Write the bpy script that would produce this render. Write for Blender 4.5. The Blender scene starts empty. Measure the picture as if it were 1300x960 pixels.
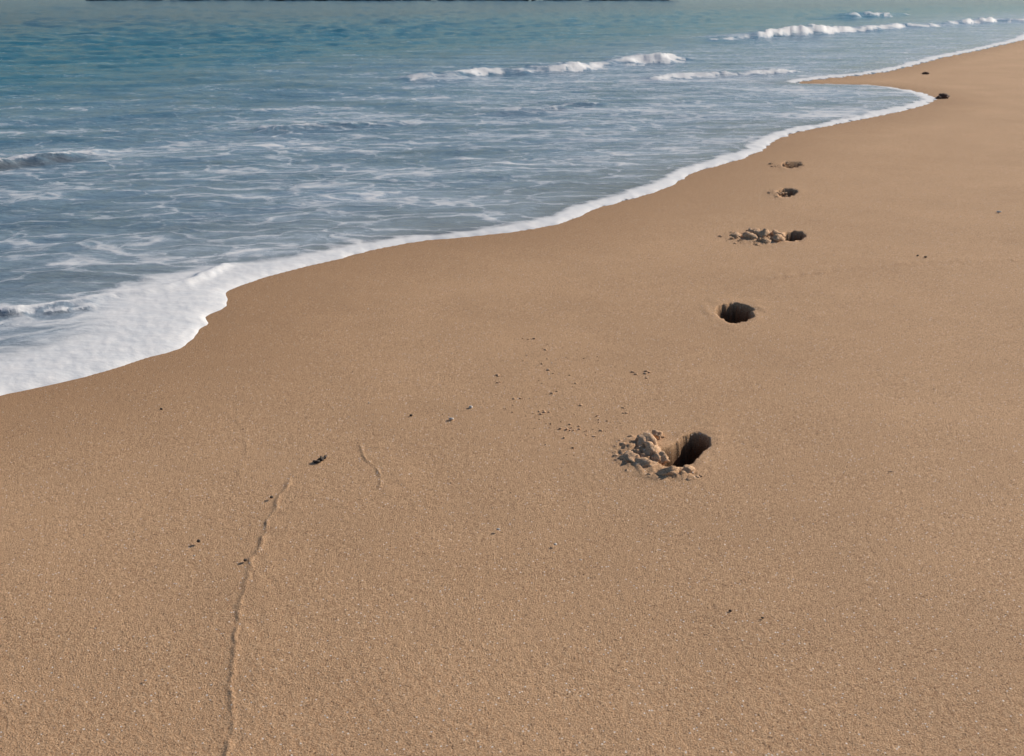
import bpy, math, random
import numpy as np
from mathutils import Vector
random.seed(7); rng=np.random.default_rng(7)
sc=bpy.context.scene

# ------------------------------------------------------------ numpy helpers
def _h(ix,iy,seed):
    n=(ix.astype(np.int64)*374761393+iy.astype(np.int64)*668265263+seed*1442695041)&0xffffffff
    n=((n^(n>>13))*1274126177)&0xffffffff
    n=n^(n>>16)
    return n
def pn(x,y,seed=0):
    x0=np.floor(x);y0=np.floor(y);fx=x-x0;fy=y-y0
    u=fx*fx*fx*(fx*(fx*6-15)+10);v=fy*fy*fy*(fy*(fy*6-15)+10)
    def g(i,j):
        a=(_h(x0+i,y0+j,seed)&0xffff)*(2*math.pi/65536.0)
        return np.cos(a)*(fx-i)+np.sin(a)*(fy-j)
    a=g(0,0);b=g(1,0);c=g(0,1);d=g(1,1)
    return ((a+(b-a)*u)+((c+(d-c)*u)-(a+(b-a)*u))*v)*1.41
def fbm(x,y,seed=0,o=4,r=.5):
    s=0;a=1;f=1
    for i in range(o):
        s=s+a*pn(x*f+i*17.3,y*f-i*9.1,seed+i);a*=r;f*=2.03
    return s
def ss(a,b,x):
    t=np.clip((x-a)/(b-a),0,1);return t*t*(3-2*t)
def poly(x,y,P):
    """distance, signed side distance, arc parameter 0..1 to an open polyline"""
    P=np.array(P,float);L=np.hypot(*(P[1:]-P[:-1]).T);cum=np.concatenate([[0],np.cumsum(L)]);T=cum[-1]
    bd=np.full(x.shape,1e18);bs=np.zeros(x.shape);bt=np.zeros(x.shape)
    for i in range(len(P)-1):
        ax,ay=P[i];dx,dy=P[i+1]-P[i];l2=dx*dx+dy*dy
        t=np.clip(((x-ax)*dx+(y-ay)*dy)/l2,0,1)
        ex=x-ax-t*dx;ey=y-ay-t*dy;d2=ex*ex+ey*ey
        m=d2<bd
        bd=np.where(m,d2,bd);bt=np.where(m,(cum[i]+t*L[i])/T,bt)
        bs=np.where(m,np.sign(dx*ey-dy*ex),bs)
    d=np.sqrt(bd);return d,d*bs,bt
def catmull(P,n=4):
    P=[np.array(p,float) for p in P];out=[]
    for i in range(len(P)-1):
        p0=P[max(i-1,0)];p1=P[i];p2=P[i+1];p3=P[min(i+2,len(P)-1)]
        for k in range(n):
            t=k/n
            out.append(.5*((2*p1)+(-p0+p2)*t+(2*p0-5*p1+4*p2-p3)*t*t+(-p0+3*p1-3*p2+p3)*t**3))
    out.append(P[-1]);return out

SHORE=[(-1.478,2.991),(-1.374,3.072),(-1.289,3.157),(-1.224,3.247),(-1.158,3.348),(-1.102,3.431),(-1.073,3.544),(-1.082,3.654),(-1.072,3.731),(-1.099,3.811),(-1.078,3.874),(-1.062,3.96),(-1.102,4.072),(-1.116,4.142),(-1.081,4.252),(-1.028,4.367),(-0.928,4.516),(-0.789,4.69),(-0.643,4.893),(-0.546,4.992),(-0.409,5.112),(-0.189,5.202),(0.039,5.332),(0.157,5.429),(0.282,5.57),(0.398,5.807),(0.497,5.991),(0.67,6.212),(0.953,6.646),(1.184,7.208),(1.537,7.711),(1.844,8.243),(2.111,8.9),
(2.399,9.434),(2.9,10.035),(3.589,10.86),(4.141,11.57),(4.586,12.28),(4.80,12.77),(4.844,13.87),(4.592,14.63),(3.826,14.83),(3.929,15.32),(4.589,16.08),(5.826,17.47),(8.236,21.63),(10.325,24.91),(13.626,30.42)]
SHORE_D=[(-900,-1500),(-90,-120),(-14,-12),(-5,-1.2),(-2.9,1.7),(-1.9,2.65)]+catmull(SHORE,2)+[(20,43),(35,68),(85,130),(300,400),(1500,2500)]

def quad_mesh(name,X,Y,Z,keep=None,attrs={}):
    nr,nt=X.shape
    idx=np.arange(nr*nt).reshape(nr,nt)
    a=idx[:-1,:];b=np.roll(idx,-1,1)[:-1,:];c=np.roll(idx,-1,1)[1:,:];d=idx[1:,:]
    F=np.stack([a,b,c,d],-1)[...,::-1].reshape(-1,4)
    if keep is not None:
        k=keep.ravel();F=F[k[F].any(1)]
    used=np.zeros(nr*nt,bool);used[F.ravel()]=True
    remap=np.cumsum(used)-1;F=remap[F]
    V=np.stack([X.ravel(),Y.ravel(),Z.ravel()],1)[used].astype(np.float32)
    me=bpy.data.meshes.new(name)
    me.vertices.add(len(V));me.vertices.foreach_set('co',V.ravel())
    me.loops.add(F.size);me.loops.foreach_set('vertex_index',F.ravel().astype(np.int32))
    me.polygons.add(len(F));me.polygons.foreach_set('loop_start',np.arange(0,F.size,4,dtype=np.int32))
    me.polygons.foreach_set('loop_total',np.full(len(F),4,np.int32))
    me.polygons.foreach_set('use_smooth',np.ones(len(F),bool))
    me.update(calc_edges=True)
    for n,A in attrs.items():
        at=me.attributes.new(n,'FLOAT','POINT');at.data.foreach_set('value',A.ravel()[used].astype(np.float32))
    ob=bpy.data.objects.new(name,me);sc.collection.objects.link(ob);return ob

def radii(steps,near):
    r=list(np.linspace(.02,near,14))
    out=[]
    for (p0,p1,st) in steps:
        out+=list(np.arange(p0,p1,-st))
    q=[1.153*(1466-.3*p)/(p+5) for p in out]
    r=[v for v in r if v<q[0]-.02]+q
    last=r[-1]
    while last<4500: last*=1.25;r.append(last)
    return np.array(r)
def thetas(n):
    f=np.arctan(np.linspace(-.55,.55,n))
    c=np.linspace(f[-1],2*math.pi+f[0],110)[1:-1]
    return np.concatenate([f,c])

# ------------------------------------------------------------ SAND
R=radii([(1010,640,1.7),(640,360,1.25),(360,120,1.6),(120,20,2.5),(20,3,4.0)],1.3)
RR,TT=np.meshgrid(R,thetas(950),indexing='ij')
X=RR*np.sin(TT);Y=RR*np.cos(TT)
_,sd,_=poly(X,Y,SHORE_D)   # sea side positive
d=sd
fine=np.clip(1.5-RR/8,0,1)
Z=.005*fbm(X/1.3,Y/1.3,3,3)*ss(.0,.8,-d)+.0012*fbm(X/.22,Y/.22,11,2)*fine*ss(0,.1,-d)
Z+=.0010*fbm((X*.8+Y*.6)/.7,(-X*.6+Y*.8)/.10,15,3)*ss(.1,.6,-d)     # faint swash laminae parallel to the shore
Z+=.0006*fbm(X/.016,Y/.016,21,2,.7)*np.clip(1.3-RR/5,0,1)
hole_shade=np.zeros_like(Z)
# x, y, half width, half length, heading, depth, rim height, widening towards the toe
FEET=[(.440,2.585,.048,.130,31,.12,.003,-.10),(.812,3.86,.068,.125,12,.10,.003,.2),(1.345,5.19,.05,.11,24,.095,.003,.3),(1.60,6.40,.05,.13,20,.08,.004,.3),(1.90,7.53,.06,.13,20,.045,.004,.3)]
for k,(fx,fy,w,l,hd,dep,rim,wd) in enumerate(FEET):
    a=math.radians(hd);dx=X-fx;dy=Y-fy
    ul=dx*math.sin(a)+dy*math.cos(a);uw=dx*math.cos(a)-dy*math.sin(a)
    ww=w*(1+wd*np.clip(ul/l,-1,1))
    rho=np.sqrt((uw/ww)**2+(ul/l)**2)
    m=rho<4
    n=.20*fbm(X[m]/.05,Y[m]/.05,40+k,3)
    rh=rho[m]+n
    Z[m]+=-dep*(1-ss(.72,1.02,rh))*(1-.25*pn(X[m]/.03,Y[m]/.03,60+k))+rim*np.exp(-((rh-1.4)/.35)**2)*(0.6+.8*pn(X[m]/.06,Y[m]/.06,70+k))
    hole_shade[m]=np.maximum(hole_shade[m],1-ss(.88,1.04,rh))  # mask for the shade painted inside each footprint
for (hx,hy,sx,sy,hh) in [(.315,2.56,.045,.085,.014),(.39,2.43,.05,.03,.010),(1.17,5.17,.11,.12,.018),(1.52,6.36,.05,.1,.006),(1.82,7.52,.07,.1,.006)]:
    e=np.exp(-((X-hx)/sx)**2-((Y-hy)/sy)**2);m=e>.01
    Z[m]+=hh*e[m]*(.7+.9*fbm(X[m]/.03,Y[m]/.03,81,4,.6))
TR=[(-.474,2.527),(-.524,2.451),(-.536,2.277),(-.530,2.124),(-.532,2.021),(-.522,1.895),(-.501,1.756),(-.469,1.592),(-.427,1.407),(-.35,1.1)]
TR2=[(-.398,2.649),(-.374,2.571),(-.324,2.451),(-.309,2.405),(-.329,2.340),(-.393,2.277)]
RG=[(.858,4.315),(1.13,4.394),(1.696,4.631),(2.237,4.705),(3.1,4.75)]
TR3=[(-.9,2.95),(-.75,2.80),(-.68,2.62),(-.66,2.45)]
for (P,w,hh) in [(TR,.0052,.0029),(TR2,.004,.0026),(RG,.010,.0045),(TR3,.006,.0009)]:
    P=catmull(P,4);P=np.array(P);m=(X>P[:,0].min()-.2)&(X<P[:,0].max()+.2)&(Y>P[:,1].min()-.2)&(Y<P[:,1].max()+.2)
    wx=X[m]+.008*fbm(X[m]/.06,Y[m]/.06,5,3);wy=Y[m]+.012*fbm(X[m]/.09,Y[m]/.09,6,2)
    dd,s_,t_=poly(wx,wy,P)
    Z[m]+=(hh*np.exp(-(dd/w)**2)+hh*.5*ss(.0,.012,s_)*ss(.12,.012,s_))*ss(0,.12,t_)*(.7+.8*pn(X[m]/.04,Y[m]/.04,9))
Z=np.where(d>0,-np.minimum(.25*d,.02+.03*d),Z)
Z=np.maximum(Z,-4)
sand=quad_mesh('sand_beach',X,Y,Z,attrs={'sd':np.clip(d,-50,50),'hole_shade':hole_shade})

# ------------------------------------------------------------ SEA
R=radii([(620,520,5),(520,200,1.4),(200,8,.75)],1.3)
RR,TT=np.meshgrid(R,thetas(950),indexing='ij')
X=RR*np.sin(TT);Y=RR*np.cos(TT)
_,d,_=poly(X,Y,SHORE_D)
far=ss(3,14,RR)
d=d+(.016*fbm(X/.13,Y/.13,101,2)*(1+2.5*far))+.02*far*fbm(X/.5,Y/.5,105,2)
ca,sa=math.cos(math.radians(42)),math.sin(math.radians(42))
A=X*ca+Y*sa;B=-X*sa+Y*ca
wr=.4*fbm(X/3,Y/3,130,2)
lw=.016+.005*RR
Zs=np.where(d<0,.015/lw*d,.015*(1-np.exp(-np.maximum(d,0)/lw)))
amp=ss(.15,1.2,d)
Zs+=amp*.008*fbm(A/.7,B/.24+wr,110,4)*(1-ss(20,60,RR)*.5)
amp2=ss(1.2,7,d)
ridg=lambda n:1-np.abs(n)*2
Zs+=amp2*.022*ridg(pn(A/2.6,B/.9+wr,114))
amp3=ss(6,20,d)
Zs+=amp3*(.07*fbm(A/3.5,B/1.5+wr,118,3)+.05*fbm(A/1.2,B/.6,122,2))
Zs+=ss(30,90,d)*(.16*fbm(A/9,B/4+wr,125,3))
foam=np.zeros_like(Zs)
bw=.06+.05*pn(X/.6,Y/.6,140)+.24*ss(-.6,-1.1,X)*ss(5,4,Y)+.022*RR/5
foam=np.maximum(foam,1.25*ss(-.02,0,d)*(1-ss(.35,2.2,d/np.maximum(bw,.03))))
cover=.34*ss(0,.3,d)*(1-ss(3,8,d))+.14*pn(A/1.5,B/.5,150)+.14*ss(5,9,RR)*(1-ss(14,20,RR))*ss(-2,2,X)+.08*(1-ss(6,16,d))
foam=np.maximum(foam,cover*ss(0,.05,d))
film=ss(0,.3,d)*(1-ss(4,12,d))
F2=catmull([(-2.6,3.55),(-1.837,3.801),(-1.696,3.874),(-1.584,3.96),(-1.497,4.049),(-1.369,4.119),(-1.264,4.29),(-1.228,4.461),(-1.16,4.60)],3)
m=(X>-4)&(X<0)&(Y>2.5)&(Y<6.5)
dd,s_,t_=poly(X[m]+.02*fbm(X[m]/.12,Y[m]/.12,160,3),Y[m]+.03*fbm(X[m]/.2,Y[m]/.2,161,3),F2)
ends=ss(0,.05,t_)*ss(1,.93,t_)
Zs[m]+=.016*np.exp(-(dd/.035)**2)*ends
foam[m]=np.maximum(foam[m],1.15*np.exp(-(dd/.022)**2)*ends)
foam[m]+=.25*ss(.25,0,s_)*ss(0,.02,s_)*ends
front_shade=np.zeros_like(Zs)
def breaker(P,H,front,back,seed,fo=1.3,foamfrac=.55,trail=1.0,g0=.25,shade_amt=0):
    P=np.array(catmull(P,3));pad=4*back+2
    m=(X>P[:,0].min()-pad)&(X<P[:,0].max()+pad)&(Y>P[:,1].min()-pad)&(Y<P[:,1].max()+pad)
    x=X[m];y=Y[m]
    x2=x+front*2.2*fbm(x/(front*7),y/(front*7),seed,3);y2=y+front*2.2*fbm(x/(front*7),y/(front*7),seed+5,3)
    dd,q,t=poly(x2,y2,P)
    env=(ss(0,.18,t)*ss(1,.75,t))*(.7+.7*pn(t*7,t*0+.3,seed+9))
    prof=np.where(q<0,np.exp(-(q/front)**2),np.exp(-(q/back)**2))
    lump=1+.16*fbm(x/(front*.8),y/(front*.8),seed+3,4,.6)*ss(-2.2*front,0,q)*ss(back,0,q)
    Zs[m]+=H*env*prof*lump
    rag=.5*front*fbm(x/(front*1.2),y/(front*1.2),seed+15,4,.6)
    f=ss(-2.2*front,-1.1*front,q+2*rag)*(1-ss(.05*back,foamfrac*back,q+rag))
    gate=ss(g0,g0+.25,env+.55*fbm(t*11,q/(back*2),seed+12,3))
    if shade_amt:
        f=ss(-.3*front,.0*front,q+rag)*(1-ss(.3*back,1.0*back,q+rag))
        front_shade[m]=np.maximum(front_shade[m],shade_amt*np.exp(-((q+.9*front)/(1.0*front))**2)*ss(.2,.6,env+.4*fbm(t*9,q*0,seed+33,2)))  # mask for painted shade on the shoreward wave face
        foam[m]*=1-np.clip(front_shade[m],0,1)*.8
    f=f*gate*fo
    tr=trail*.5*ss(-6*front,-front,q)*(1-ss(0,3*back,q))*ss(.05,.3,env)
    if shade_amt: tr=tr*ss(0,.2*front,q)
    foam[m]=np.maximum(foam[m],np.maximum(f,tr))
breaker([(-1.75,14.9),(-1.534,15.177),(-0.988,15.769),(-0.115,16.574),(0.85,17.465),(1.988,19.103),(3.132,20.543),(3.6,21.2)],.12,.15,.5,200,1.2,.45,1,.34)
breaker([(3.8,27.2),(5.241,30.0),(7.317,32.193),(10.058,35.655),(13.78,40.923),(17.139,45.385),(23.42,52.53),(30,62)],.22,.26,.9,220,1.25,.42,1,.20)
breaker([(15,55),(18,60),(24,70)],.28,.35,1.5,240,1.0,.4,.6,.5)
breaker([(-4.4,6.9),(-3.9,7.15),(-3.407,7.345),(-3.241,7.5),(-3.05,7.8),(-2.75,8.3)],.07,.09,.26,260,1.25,.3,.8,.0,.65)
breaker([(-2.3,9.0),(-2.019,9.214),(-1.56,9.607),(-1.048,9.909),(-.8,10.2)],.035,.10,.3,280,.8,.2,.6,.3,.18)
breaker([(-1.95,3.75),(-1.65,3.82),(-1.5,3.93)],.010,.02,.08,283,.9,.3,.4,.2,.5)
breaker([(-.4,10.5),(.3,11.2),(1.1,12.0)],.035,.09,.3,285,.8,.2,.6,.3,.18)
breaker([(1.9,15.0),(2.306,15.769),(3.504,16.5),(4.6,17.3)],.05,.09,.4,290,1.1,.3,.7)
fz=ss(.75,1.1,foam)
Zs+=fz*.0012*fbm(X/.04,Y/.04,170,2,.5)*ss(9,4,RR)*ss(0,.03,d)
sea=quad_mesh('sea_water',X,Y,Zs,keep=d>-.08,attrs={'sd':np.clip(d,-5,500),'foam':foam,'film':film,'front_shade':front_shade})

# ------------------------------------------------------------ material helpers
def newmat(n):
    m=bpy.data.materials.new(n);m.use_nodes=True;nt=m.node_tree
    return m,nt,nt.nodes['Principled BSDF']
def N(nt,t,**k):
    n=nt.nodes.new(t)
    for a,b in k.items():
        if a in n.inputs.keys(): n.inputs[a].default_value=b
        else: setattr(n,a,b)
    return n
def link(nt,a,b): nt.links.new(a,b)
def ramp(nt,src,stops):
    r=N(nt,'ShaderNodeValToRGB')
    while len(r.color_ramp.elements)<len(stops): r.color_ramp.elements.new(.5)
    for e,(p,c) in zip(r.color_ramp.elements,stops):
        e.position=p;e.color=(*c,1) if len(c)==3 else c
    link(nt,src,r.inputs[0]);return r
def math_(nt,op,a,b=None,clamp=False):
    n=N(nt,'ShaderNodeMath',operation=op,use_clamp=clamp)
    for i,v in enumerate((a,b)):
        if v is None: continue
        if isinstance(v,(int,float)): n.inputs[i].default_value=v
        else: link(nt,v,n.inputs[i])
    return n.outputs[0]
def mix(nt,f,a,b,bt='MIX'):
    n=N(nt,'ShaderNodeMix',data_type='RGBA',blend_type=bt)
    for s,v in ((n.inputs[0],f),(n.inputs[6],a),(n.inputs[7],b)):
        if isinstance(v,(int,float)): s.default_value=v
        elif isinstance(v,tuple): s.default_value=(*v,1)
        else: link(nt,v,s)
    return n.outputs[2]

def sand_mat(name,c1,c2,c3,attr=False):
    m,nt,b=newmat(name)
    geo=N(nt,'ShaderNodeNewGeometry').outputs['Position']
    n1=N(nt,'ShaderNodeTexNoise',Scale=330.0,Detail=2.0,Roughness=.8);link(nt,geo,n1.inputs['Vector'])
    n2=N(nt,'ShaderNodeTexNoise',Scale=1.1,Detail=4.0,Roughness=.6);link(nt,geo,n2.inputs['Vector'])
    col=ramp(nt,n1.outputs[0],[(.34,c1),(.5,c2),(.66,c3)]).outputs[0]
    v=ramp(nt,n2.outputs[0],[(.3,(.93,.92,.91)),(.7,(1.05,1.05,1.05))]).outputs[0]
    col=mix(nt,1.0,col,v,'MULTIPLY')
    vo=N(nt,'ShaderNodeTexVoronoi',Scale=230.0);link(nt,geo,vo.inputs['Vector'])
    sep=N(nt,'ShaderNodeSeparateColor');link(nt,vo.outputs['Color'],sep.inputs[0])
    near=math_(nt,'LESS_THAN',vo.outputs['Distance'],.38)
    pale_glint=math_(nt,'MULTIPLY',math_(nt,'GREATER_THAN',sep.outputs[0],.965),near)  # pale grains: sun glitter painted into the sand colour
    dark=math_(nt,'MULTIPLY',math_(nt,'LESS_THAN',sep.outputs[0],.06),near)
    col=mix(nt,math_(nt,'MULTIPLY',dark,.75),col,(.07,.04,.025))
    col=mix(nt,math_(nt,'MULTIPLY',pale_glint,.9),col,(.95,.90,.84))
    if attr:
        at=N(nt,'ShaderNodeAttribute',attribute_name='sd').outputs['Fac']
        mr=N(nt,'ShaderNodeMapRange');link(nt,math_(nt,'ADD',at,math_(nt,'MULTIPLY',n2.outputs[0],.35)),mr.inputs[0])
        mr.inputs[1].default_value=-.55;mr.inputs[2].default_value=.18
        col=mix(nt,mr.outputs[0],col,mix(nt,1.0,col,(.80,.77,.74),'MULTIPLY'))
        mo=N(nt,'ShaderNodeAttribute',attribute_name='hole_shade').outputs['Fac']
        col=mix(nt,mo,col,mix(nt,1.0,col,(.30,.26,.23),'MULTIPLY'))  # shade of the footprint holes multiplied into the sand colour
    b.inputs['Roughness'].default_value=.9
    link(nt,col,b.inputs['Base Color'])
    b.inputs['Specular IOR Level'].default_value=.2
    bp=N(nt,'ShaderNodeBump',Strength=1.0,Distance=.0027);link(nt,n1.outputs[0],bp.inputs['Height'])
    link(nt,bp.outputs[0],b.inputs['Normal'])
    return m
msand=sand_mat('sand',(.37,.208,.112),(.61,.378,.217),(.82,.565,.348),True)
mclod=sand_mat('clod_sand',(.48,.29,.17),(.72,.465,.285),(.88,.63,.41))
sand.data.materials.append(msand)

# sea
m,nt,b=newmat('sea')
geo=N(nt,'ShaderNodeNewGeometry').outputs['Position']
sdn=N(nt,'ShaderNodeAttribute',attribute_name='sd').outputs['Fac']
fo=N(nt,'ShaderNodeAttribute',attribute_name='foam').outputs['Fac']
fi=N(nt,'ShaderNodeAttribute',attribute_name='film').outputs['Fac']
shade_n=N(nt,'ShaderNodeAttribute',attribute_name='front_shade').outputs['Fac']
def mapped(rot,scale):
    mp=N(nt,'ShaderNodeMapping');mp.inputs['Rotation'].default_value=(0,0,math.radians(rot));mp.inputs['Scale'].default_value=scale
    link(nt,geo,mp.inputs[0]);return mp.outputs[0]
av=mapped(-42,(1,2.6,1))
w=N(nt,'ShaderNodeTexNoise',Scale=2.5,Detail=3.0);link(nt,geo,w.inputs['Vector'])
vm=N(nt,'ShaderNodeVectorMath',operation='MULTIPLY_ADD');link(nt,w.outputs['Color'],vm.inputs[0]);vm.inputs[1].default_value=(1.1,1.1,1.1);link(nt,av,vm.inputs[2])
v1=N(nt,'ShaderNodeTexVoronoi',feature='DISTANCE_TO_EDGE',Scale=1.7);link(nt,vm.outputs[0],v1.inputs['Vector'])
l1=math_(nt,'SUBTRACT',1.0,math_(nt,'MULTIPLY',v1.outputs[0],9.0),True)
ns=N(nt,'ShaderNodeTexNoise',Scale=3.4,Detail=9.0,Roughness=.74);link(nt,vm.outputs[0],ns.inputs['Vector'])
nb=N(nt,'ShaderNodeTexNoise',Scale=.55,Detail=3.0,Roughness=.6);link(nt,av,nb.inputs['Vector'])
lace=math_(nt,'MULTIPLY',l1,.40)
lace=math_(nt,'ADD',lace,math_(nt,'MULTIPLY',math_(nt,'SUBTRACT',ns.outputs[0],.5),1.8))
lace=math_(nt,'ADD',lace,math_(nt,'MULTIPLY',math_(nt,'SUBTRACT',nb.outputs[0],.5),1.4))
tot=math_(nt,'ADD',fo,math_(nt,'MULTIPLY',lace,math_(nt,'SUBTRACT',1.25,fo,True)))
fm=N(nt,'ShaderNodeMapRange',interpolation_type='SMOOTHSTEP');link(nt,tot,fm.inputs[0]);fm.inputs[1].default_value=.40;fm.inputs[2].default_value=1.12
mask=fm.outputs[0]
dn=N(nt,'ShaderNodeMapRange');link(nt,sdn,dn.inputs[0]);dn.inputs[1].default_value=0;dn.inputs[2].default_value=40
body=ramp(nt,dn.outputs[0],[(0,(.21,.22,.23)),(.03,(.15,.24,.32)),(.12,(.08,.24,.36)),(.25,(.025,.235,.34)),(.5,(.004,.19,.28)),(1,(.001,.10,.18))]).outputs[0]
nsnd=ramp(nt,nb.outputs[0],[(.3,(.75,.78,.8)),(.7,(1.25,1.2,1.2))]).outputs[0]
body=mix(nt,1.0,body,nsnd,'MULTIPLY')
fl=ramp(nt,math_(nt,'ADD',math_(nt,'MULTIPLY',ns.outputs[0],.5),math_(nt,'MULTIPLY',nb.outputs[0],.5)),[(.36,(0,0,0)),(.62,(1,1,1))]).outputs[0]
body=mix(nt,math_(nt,'MULTIPLY',math_(nt,'MULTIPLY',fl,fi),.65),body,(.46,.60,.74))
body=mix(nt,shade_n,body,(.13,.105,.085))  # shaded wave fronts tinted dark brown in the water colour
nf=N(nt,'ShaderNodeTexNoise',Scale=14.0,Detail=5.0,Roughness=.7);link(nt,geo,nf.inputs['Vector'])
fcol=ramp(nt,nf.outputs[0],[(.3,(.82,.85,.88)),(.65,(.95,.95,.95))]).outputs[0]
col=mix(nt,mask,body,fcol)
link(nt,col,b.inputs['Base Color'])
rg=N(nt,'ShaderNodeMapRange');link(nt,mask,rg.inputs[0]);rg.inputs[3].default_value=.12;rg.inputs[4].default_value=.7
link(nt,rg.outputs[0],b.inputs['Roughness']);b.inputs['IOR'].default_value=1.33
r1=N(nt,'ShaderNodeTexNoise',Scale=4.0,Detail=7.0,Roughness=.68);link(nt,av,r1.inputs['Vector'])
bp=N(nt,'ShaderNodeBump',Strength=.8,Distance=.08);link(nt,r1.outputs[0],bp.inputs['Height'])
bs_=N(nt,'ShaderNodeMapRange');link(nt,sdn,bs_.inputs[0]);bs_.inputs[1].default_value=0;bs_.inputs[2].default_value=8;bs_.inputs[3].default_value=.3;bs_.inputs[4].default_value=1.0
link(nt,math_(nt,'MULTIPLY',bs_.outputs[0],math_(nt,'SUBTRACT',1.0,math_(nt,'MULTIPLY',mask,.6))),bp.inputs['Strength'])
bp3=N(nt,'ShaderNodeBump',Strength=.4,Distance=.004);link(nt,math_(nt,'ADD',mask,math_(nt,'MULTIPLY',nf.outputs[0],mask)),bp3.inputs['Height']);link(nt,bp.outputs[0],bp3.inputs['Normal'])
link(nt,bp3.outputs[0],b.inputs['Normal'])
sea.data.materials.append(m)

def rockmat(name,c1,c2,sc_=8.0):
    m,nt,b=newmat(name)
    tc=N(nt,'ShaderNodeTexCoord').outputs['Object']
    n=N(nt,'ShaderNodeTexNoise',Scale=sc_,Detail=6.0,Roughness=.65);link(nt,tc,n.inputs['Vector'])
    link(nt,ramp(nt,n.outputs[0],[(.3,c1),(.7,c2)]).outputs[0],b.inputs['Base Color'])
    bp=N(nt,'ShaderNodeBump',Strength=.5,Distance=.1/sc_);link(nt,n.outputs[0],bp.inputs['Height']);link(nt,bp.outputs[0],b.inputs['Normal'])
    b.inputs['Roughness'].default_value=.8;return m

# ------------------------------------------------------------ lumps (clods, stones)
import bmesh
def ico(sub):
    bm=bmesh.new();bmesh.ops.create_icosphere(bm,subdivisions=sub,radius=1.0)
    V=np.array([v.co[:] for v in bm.verts]);F=[[v.index for v in f.verts] for f in bm.faces];bm.free();return V,F
ICO={k:ico(k) for k in (2,3,4)}
def lumps(name,items,mat,sub=3,rough=.35,smooth=True,freq=1.3):
    V0,F0=ICO[sub];Vs=[];Fs=[];o=0
    for i,(x,y,z,sx,sy,sz) in enumerate(items):
        s=random.uniform(0,90);a=random.uniform(0,6.28)
        n=fbm(V0[:,0]*freq+s,V0[:,1]*freq+V0[:,2]*1.7+s,300+i%50,4,.6)
        n2=pn(V0[:,2]*freq*1.5-s,V0[:,0]*freq*1.5+s,333)
        v=V0*(1+rough*n+rough*.7*n2)[:,None]
        c,s2=math.cos(a),math.sin(a)
        v=np.stack([(v[:,0]*c-v[:,1]*s2)*sx,(v[:,0]*s2+v[:,1]*c)*sy,v[:,2]*sz],1)+np.array([x,y,z])
        Vs.append(v);Fs+=[[q+o for q in f] for f in F0];o+=len(v)
    me=bpy.data.meshes.new(name);me.from_pydata(np.concatenate(Vs).tolist(),[],Fs)
    for p in me.polygons:p.use_smooth=smooth
    me.materials.append(mat);ob=bpy.data.objects.new(name,me);sc.collection.objects.link(ob);return ob
def scatter(n,cx,cy,rx,ry,s0,s1,z=0,flat=.7):
    o=[]
    for i in range(n):
        a=random.uniform(0,6.28);r=math.sqrt(random.random())
        s=s0+(s1-s0)*random.random()**2.2
        o.append((cx+rx*r*math.cos(a),cy+ry*r*math.sin(a),z*(1-r)+s*.3,s*random.uniform(.8,1.4),s*random.uniform(.8,1.3),s*flat*random.uniform(.7,1.1)))
    return o
fp1=[(.345,2.62,.008,.024,.045,.017),(.295,2.53,.004,.024,.03,.011),(.35,2.56,.010,.024,.030,.017),(.325,2.49,.005,.027,.022,.013),(.375,2.432,.006,.028,.017,.017),(.425,2.445,.005,.016,.014,.014),(.38,2.68,.005,.014,.025,.012),(.365,2.515,.008,.018,.02,.015)]
fp1+=scatter(80,.315,2.55,.06,.12,.002,.008,.009)+scatter(30,.39,2.43,.07,.035,.002,.008,.005)
lumps('footprint_spoil',fp1,mclod,3,.45)
lumps('footprint_spoil',scatter(10,.72,3.84,.03,.10,.002,.004),mclod,2,.4)
fp3=[(1.20,5.17,.012,.04,.05,.024),(1.13,5.15,.008,.03,.05,.018),(1.25,5.10,.007,.03,.045,.020),(1.17,5.24,.01,.035,.05,.020),(1.07,5.19,.004,.025,.04,.011),(1.19,5.06,.003,.022,.03,.012),(1.27,5.17,.010,.03,.04,.02)]+scatter(60,1.14,5.16,.16,.16,.003,.011,.012)
lumps('footprint_spoil',fp3,mclod,3,.5)
lumps('footprint_spoil',scatter(18,1.54,6.36,.06,.12,.003,.013,.004),mclod,3,.4)
lumps('footprint_spoil',scatter(20,1.86,7.52,.14,.12,.003,.013,.004),mclod,3,.4)
cr=[]
for (x,y,k) in [(-.043,3.143,5),(.022,2.952,4),(.076,2.841,8),(.148,2.759,6),(.217,2.692,7),(.179,2.576,3),(.396,3.179,8),(.402,3.086,5),(.307,2.877,5),(.104,3.456,6),(.179,2.94,5),(.126,3.005,5),(.058,3.544,4),(.681,4.705,4),(.2,3.05,4),(.12,3.2,5),(.25,2.8,5),(.16,3.3,4)]:
    cr+=scatter(k,x,y,.03,.045,.002,.006,0,.6)
cr+=scatter(120,.16,3.0,.22,.45,.0013,.0032)
lumps('sand_crumbs',cr,mclod,2,.4)
mp_d=rockmat('dark_pebble',(.03,.022,.018),(.12,.09,.07),60)
mp_l=rockmat('pale_shell',(.55,.5,.45),(.8,.77,.72),60)
dk=[(-.552,2.31,.002,.004,.004,.003),(-.662,2.096,.002,.004,.004,.003),(-.544,2.014,.002,.004,.004,.003),(-.277,2.829,.002,.004,.004,.003),(1.823,4.751,.003,.007,.005,.004),(1.799,4.781,.002,.005,.005,.003),(.915,2.451,.001,.01,.003,.002),(.409,1.821,.001,.003,.002,.002),(.464,1.796,.001,.003,.002,.002),(-.977,2.877,.002,.004,.004,.003)]
dk+=[(random.uniform(-1.2,2.6),random.uniform(1.5,7),.0005,s,s,s*.6) for s in [random.uniform(.0008,.0016) for _ in range(50)]]
lumps('pebbles',dk,mp_d,2,.3)
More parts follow.
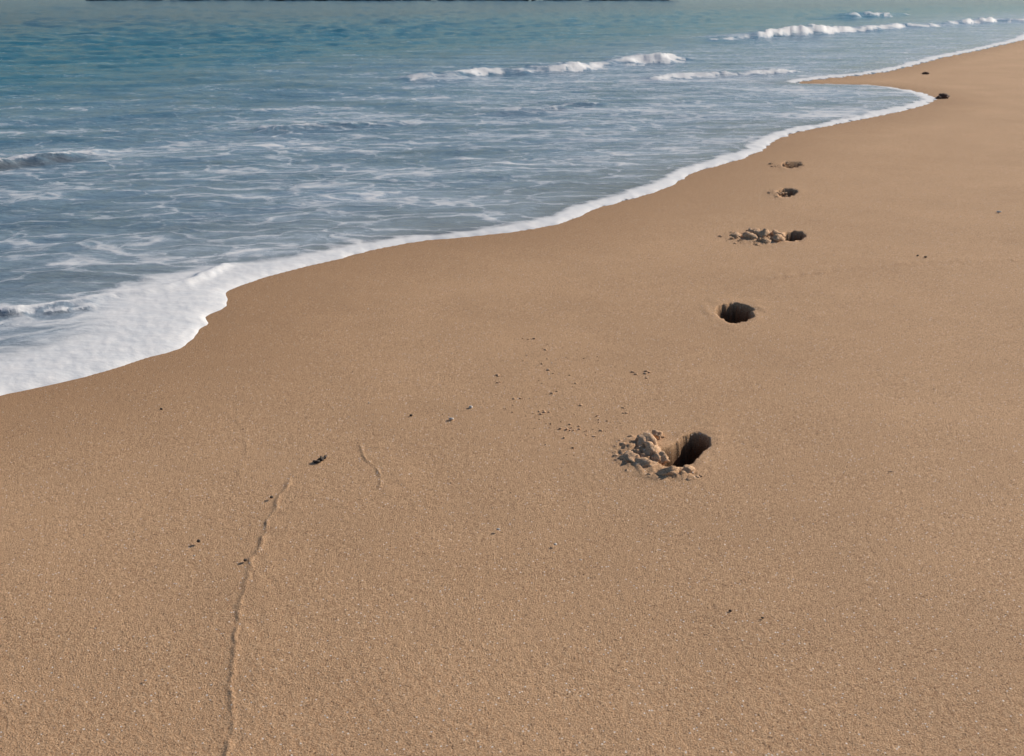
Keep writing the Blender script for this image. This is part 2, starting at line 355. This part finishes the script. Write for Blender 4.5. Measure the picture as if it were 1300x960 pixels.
pl=[(-.115,2.889,.003,.005,.005,.004),(-.165,2.799,.003,.007,.005,.003),(2.591,5.807,.005,.013,.008,.005),(.091,2.082,.002,.003,.004,.002),(-.03,2.15,.002,.004,.003,.002)]
pl+=[(random.uniform(-1.2,2.6),random.uniform(1.5,7),.001,s,s,s*.6) for s in [random.uniform(.0008,.0022) for _ in range(110)]]
lumps('shell_fragments',pl,mp_l,2,.3)
lumps('seaweed_scrap',[(-.474,2.527,.003,.007,.009,.005),(-.483,2.512,.002,.009,.006,.003),(-.466,2.540,.002,.003,.010,.003)],mp_d,3,.6)
lumps('beach_stone',[(4.86,12.68,.02,.06,.05,.035),(4.79,12.63,.01,.03,.04,.02)],rockmat('brown_stone',(.06,.03,.02),(.16,.08,.055),20),4,.3)
lumps('beach_stone',[(6.1,16.7,.01,.05,.05,.02)],bpy.data.materials['brown_stone'],3,.3)
bw=[]
for i in range(420):
    x=random.uniform(-110,42);row=random.random();s=random.uniform(.7,1.6)
    bw.append((x,300+row*8,.2+(1-abs(row-.5)*2)*2.2,s*1.2,s,s*.8))
lumps('breakwater',bw,rockmat('armour_rock',(.07,.06,.05),(.20,.17,.14),1.2),2,.3,False)

# ------------------------------------------------------------ light, sky, camera
el,az=math.radians(25),math.radians(54)
sdv=Vector((math.sin(az)*math.cos(el),math.cos(az)*math.cos(el),math.sin(el)))
sl=bpy.data.lights.new('sun','SUN');sl.energy=4.5;sl.angle=math.radians(.5);sl.color=(1,.885,.745)
so=bpy.data.objects.new('sun',sl);sc.collection.objects.link(so);so.rotation_euler=sdv.to_track_quat('Z','Y').to_euler();so.location=(20,20,20)
w=bpy.data.worlds.new('World');sc.world=w;w.use_nodes=True;nt=w.node_tree
bg=nt.nodes['Background'];sk=nt.nodes.new('ShaderNodeTexSky');sk.sky_type='NISHITA';sk.sun_disc=False
sk.sun_elevation=el;sk.sun_rotation=az;sk.dust_density=.2;sk.air_density=1.0;sk.ozone_density=3.0
nt.links.new(sk.outputs[0],bg.inputs[0]);bg.inputs[1].default_value=.07
cd=bpy.data.cameras.new('camera');cam=bpy.data.objects.new('camera',cd);sc.collection.objects.link(cam)
cam.location=(0,0,1.1);th=math.atan(440/1400);cam.rotation_euler=(math.pi/2-th,0,0)
cd.sensor_width=36;cd.lens=36*1400/1300;cd.shift_y=-45/1300;cd.clip_start=.05;cd.clip_end=10000
cd.dof.use_dof=True;cd.dof.focus_distance=3.2;cd.dof.aperture_fstop=11
sc.camera=cam
sc.view_settings.view_transform='Standard';sc.view_settings.look='None';sc.view_settings.exposure=0
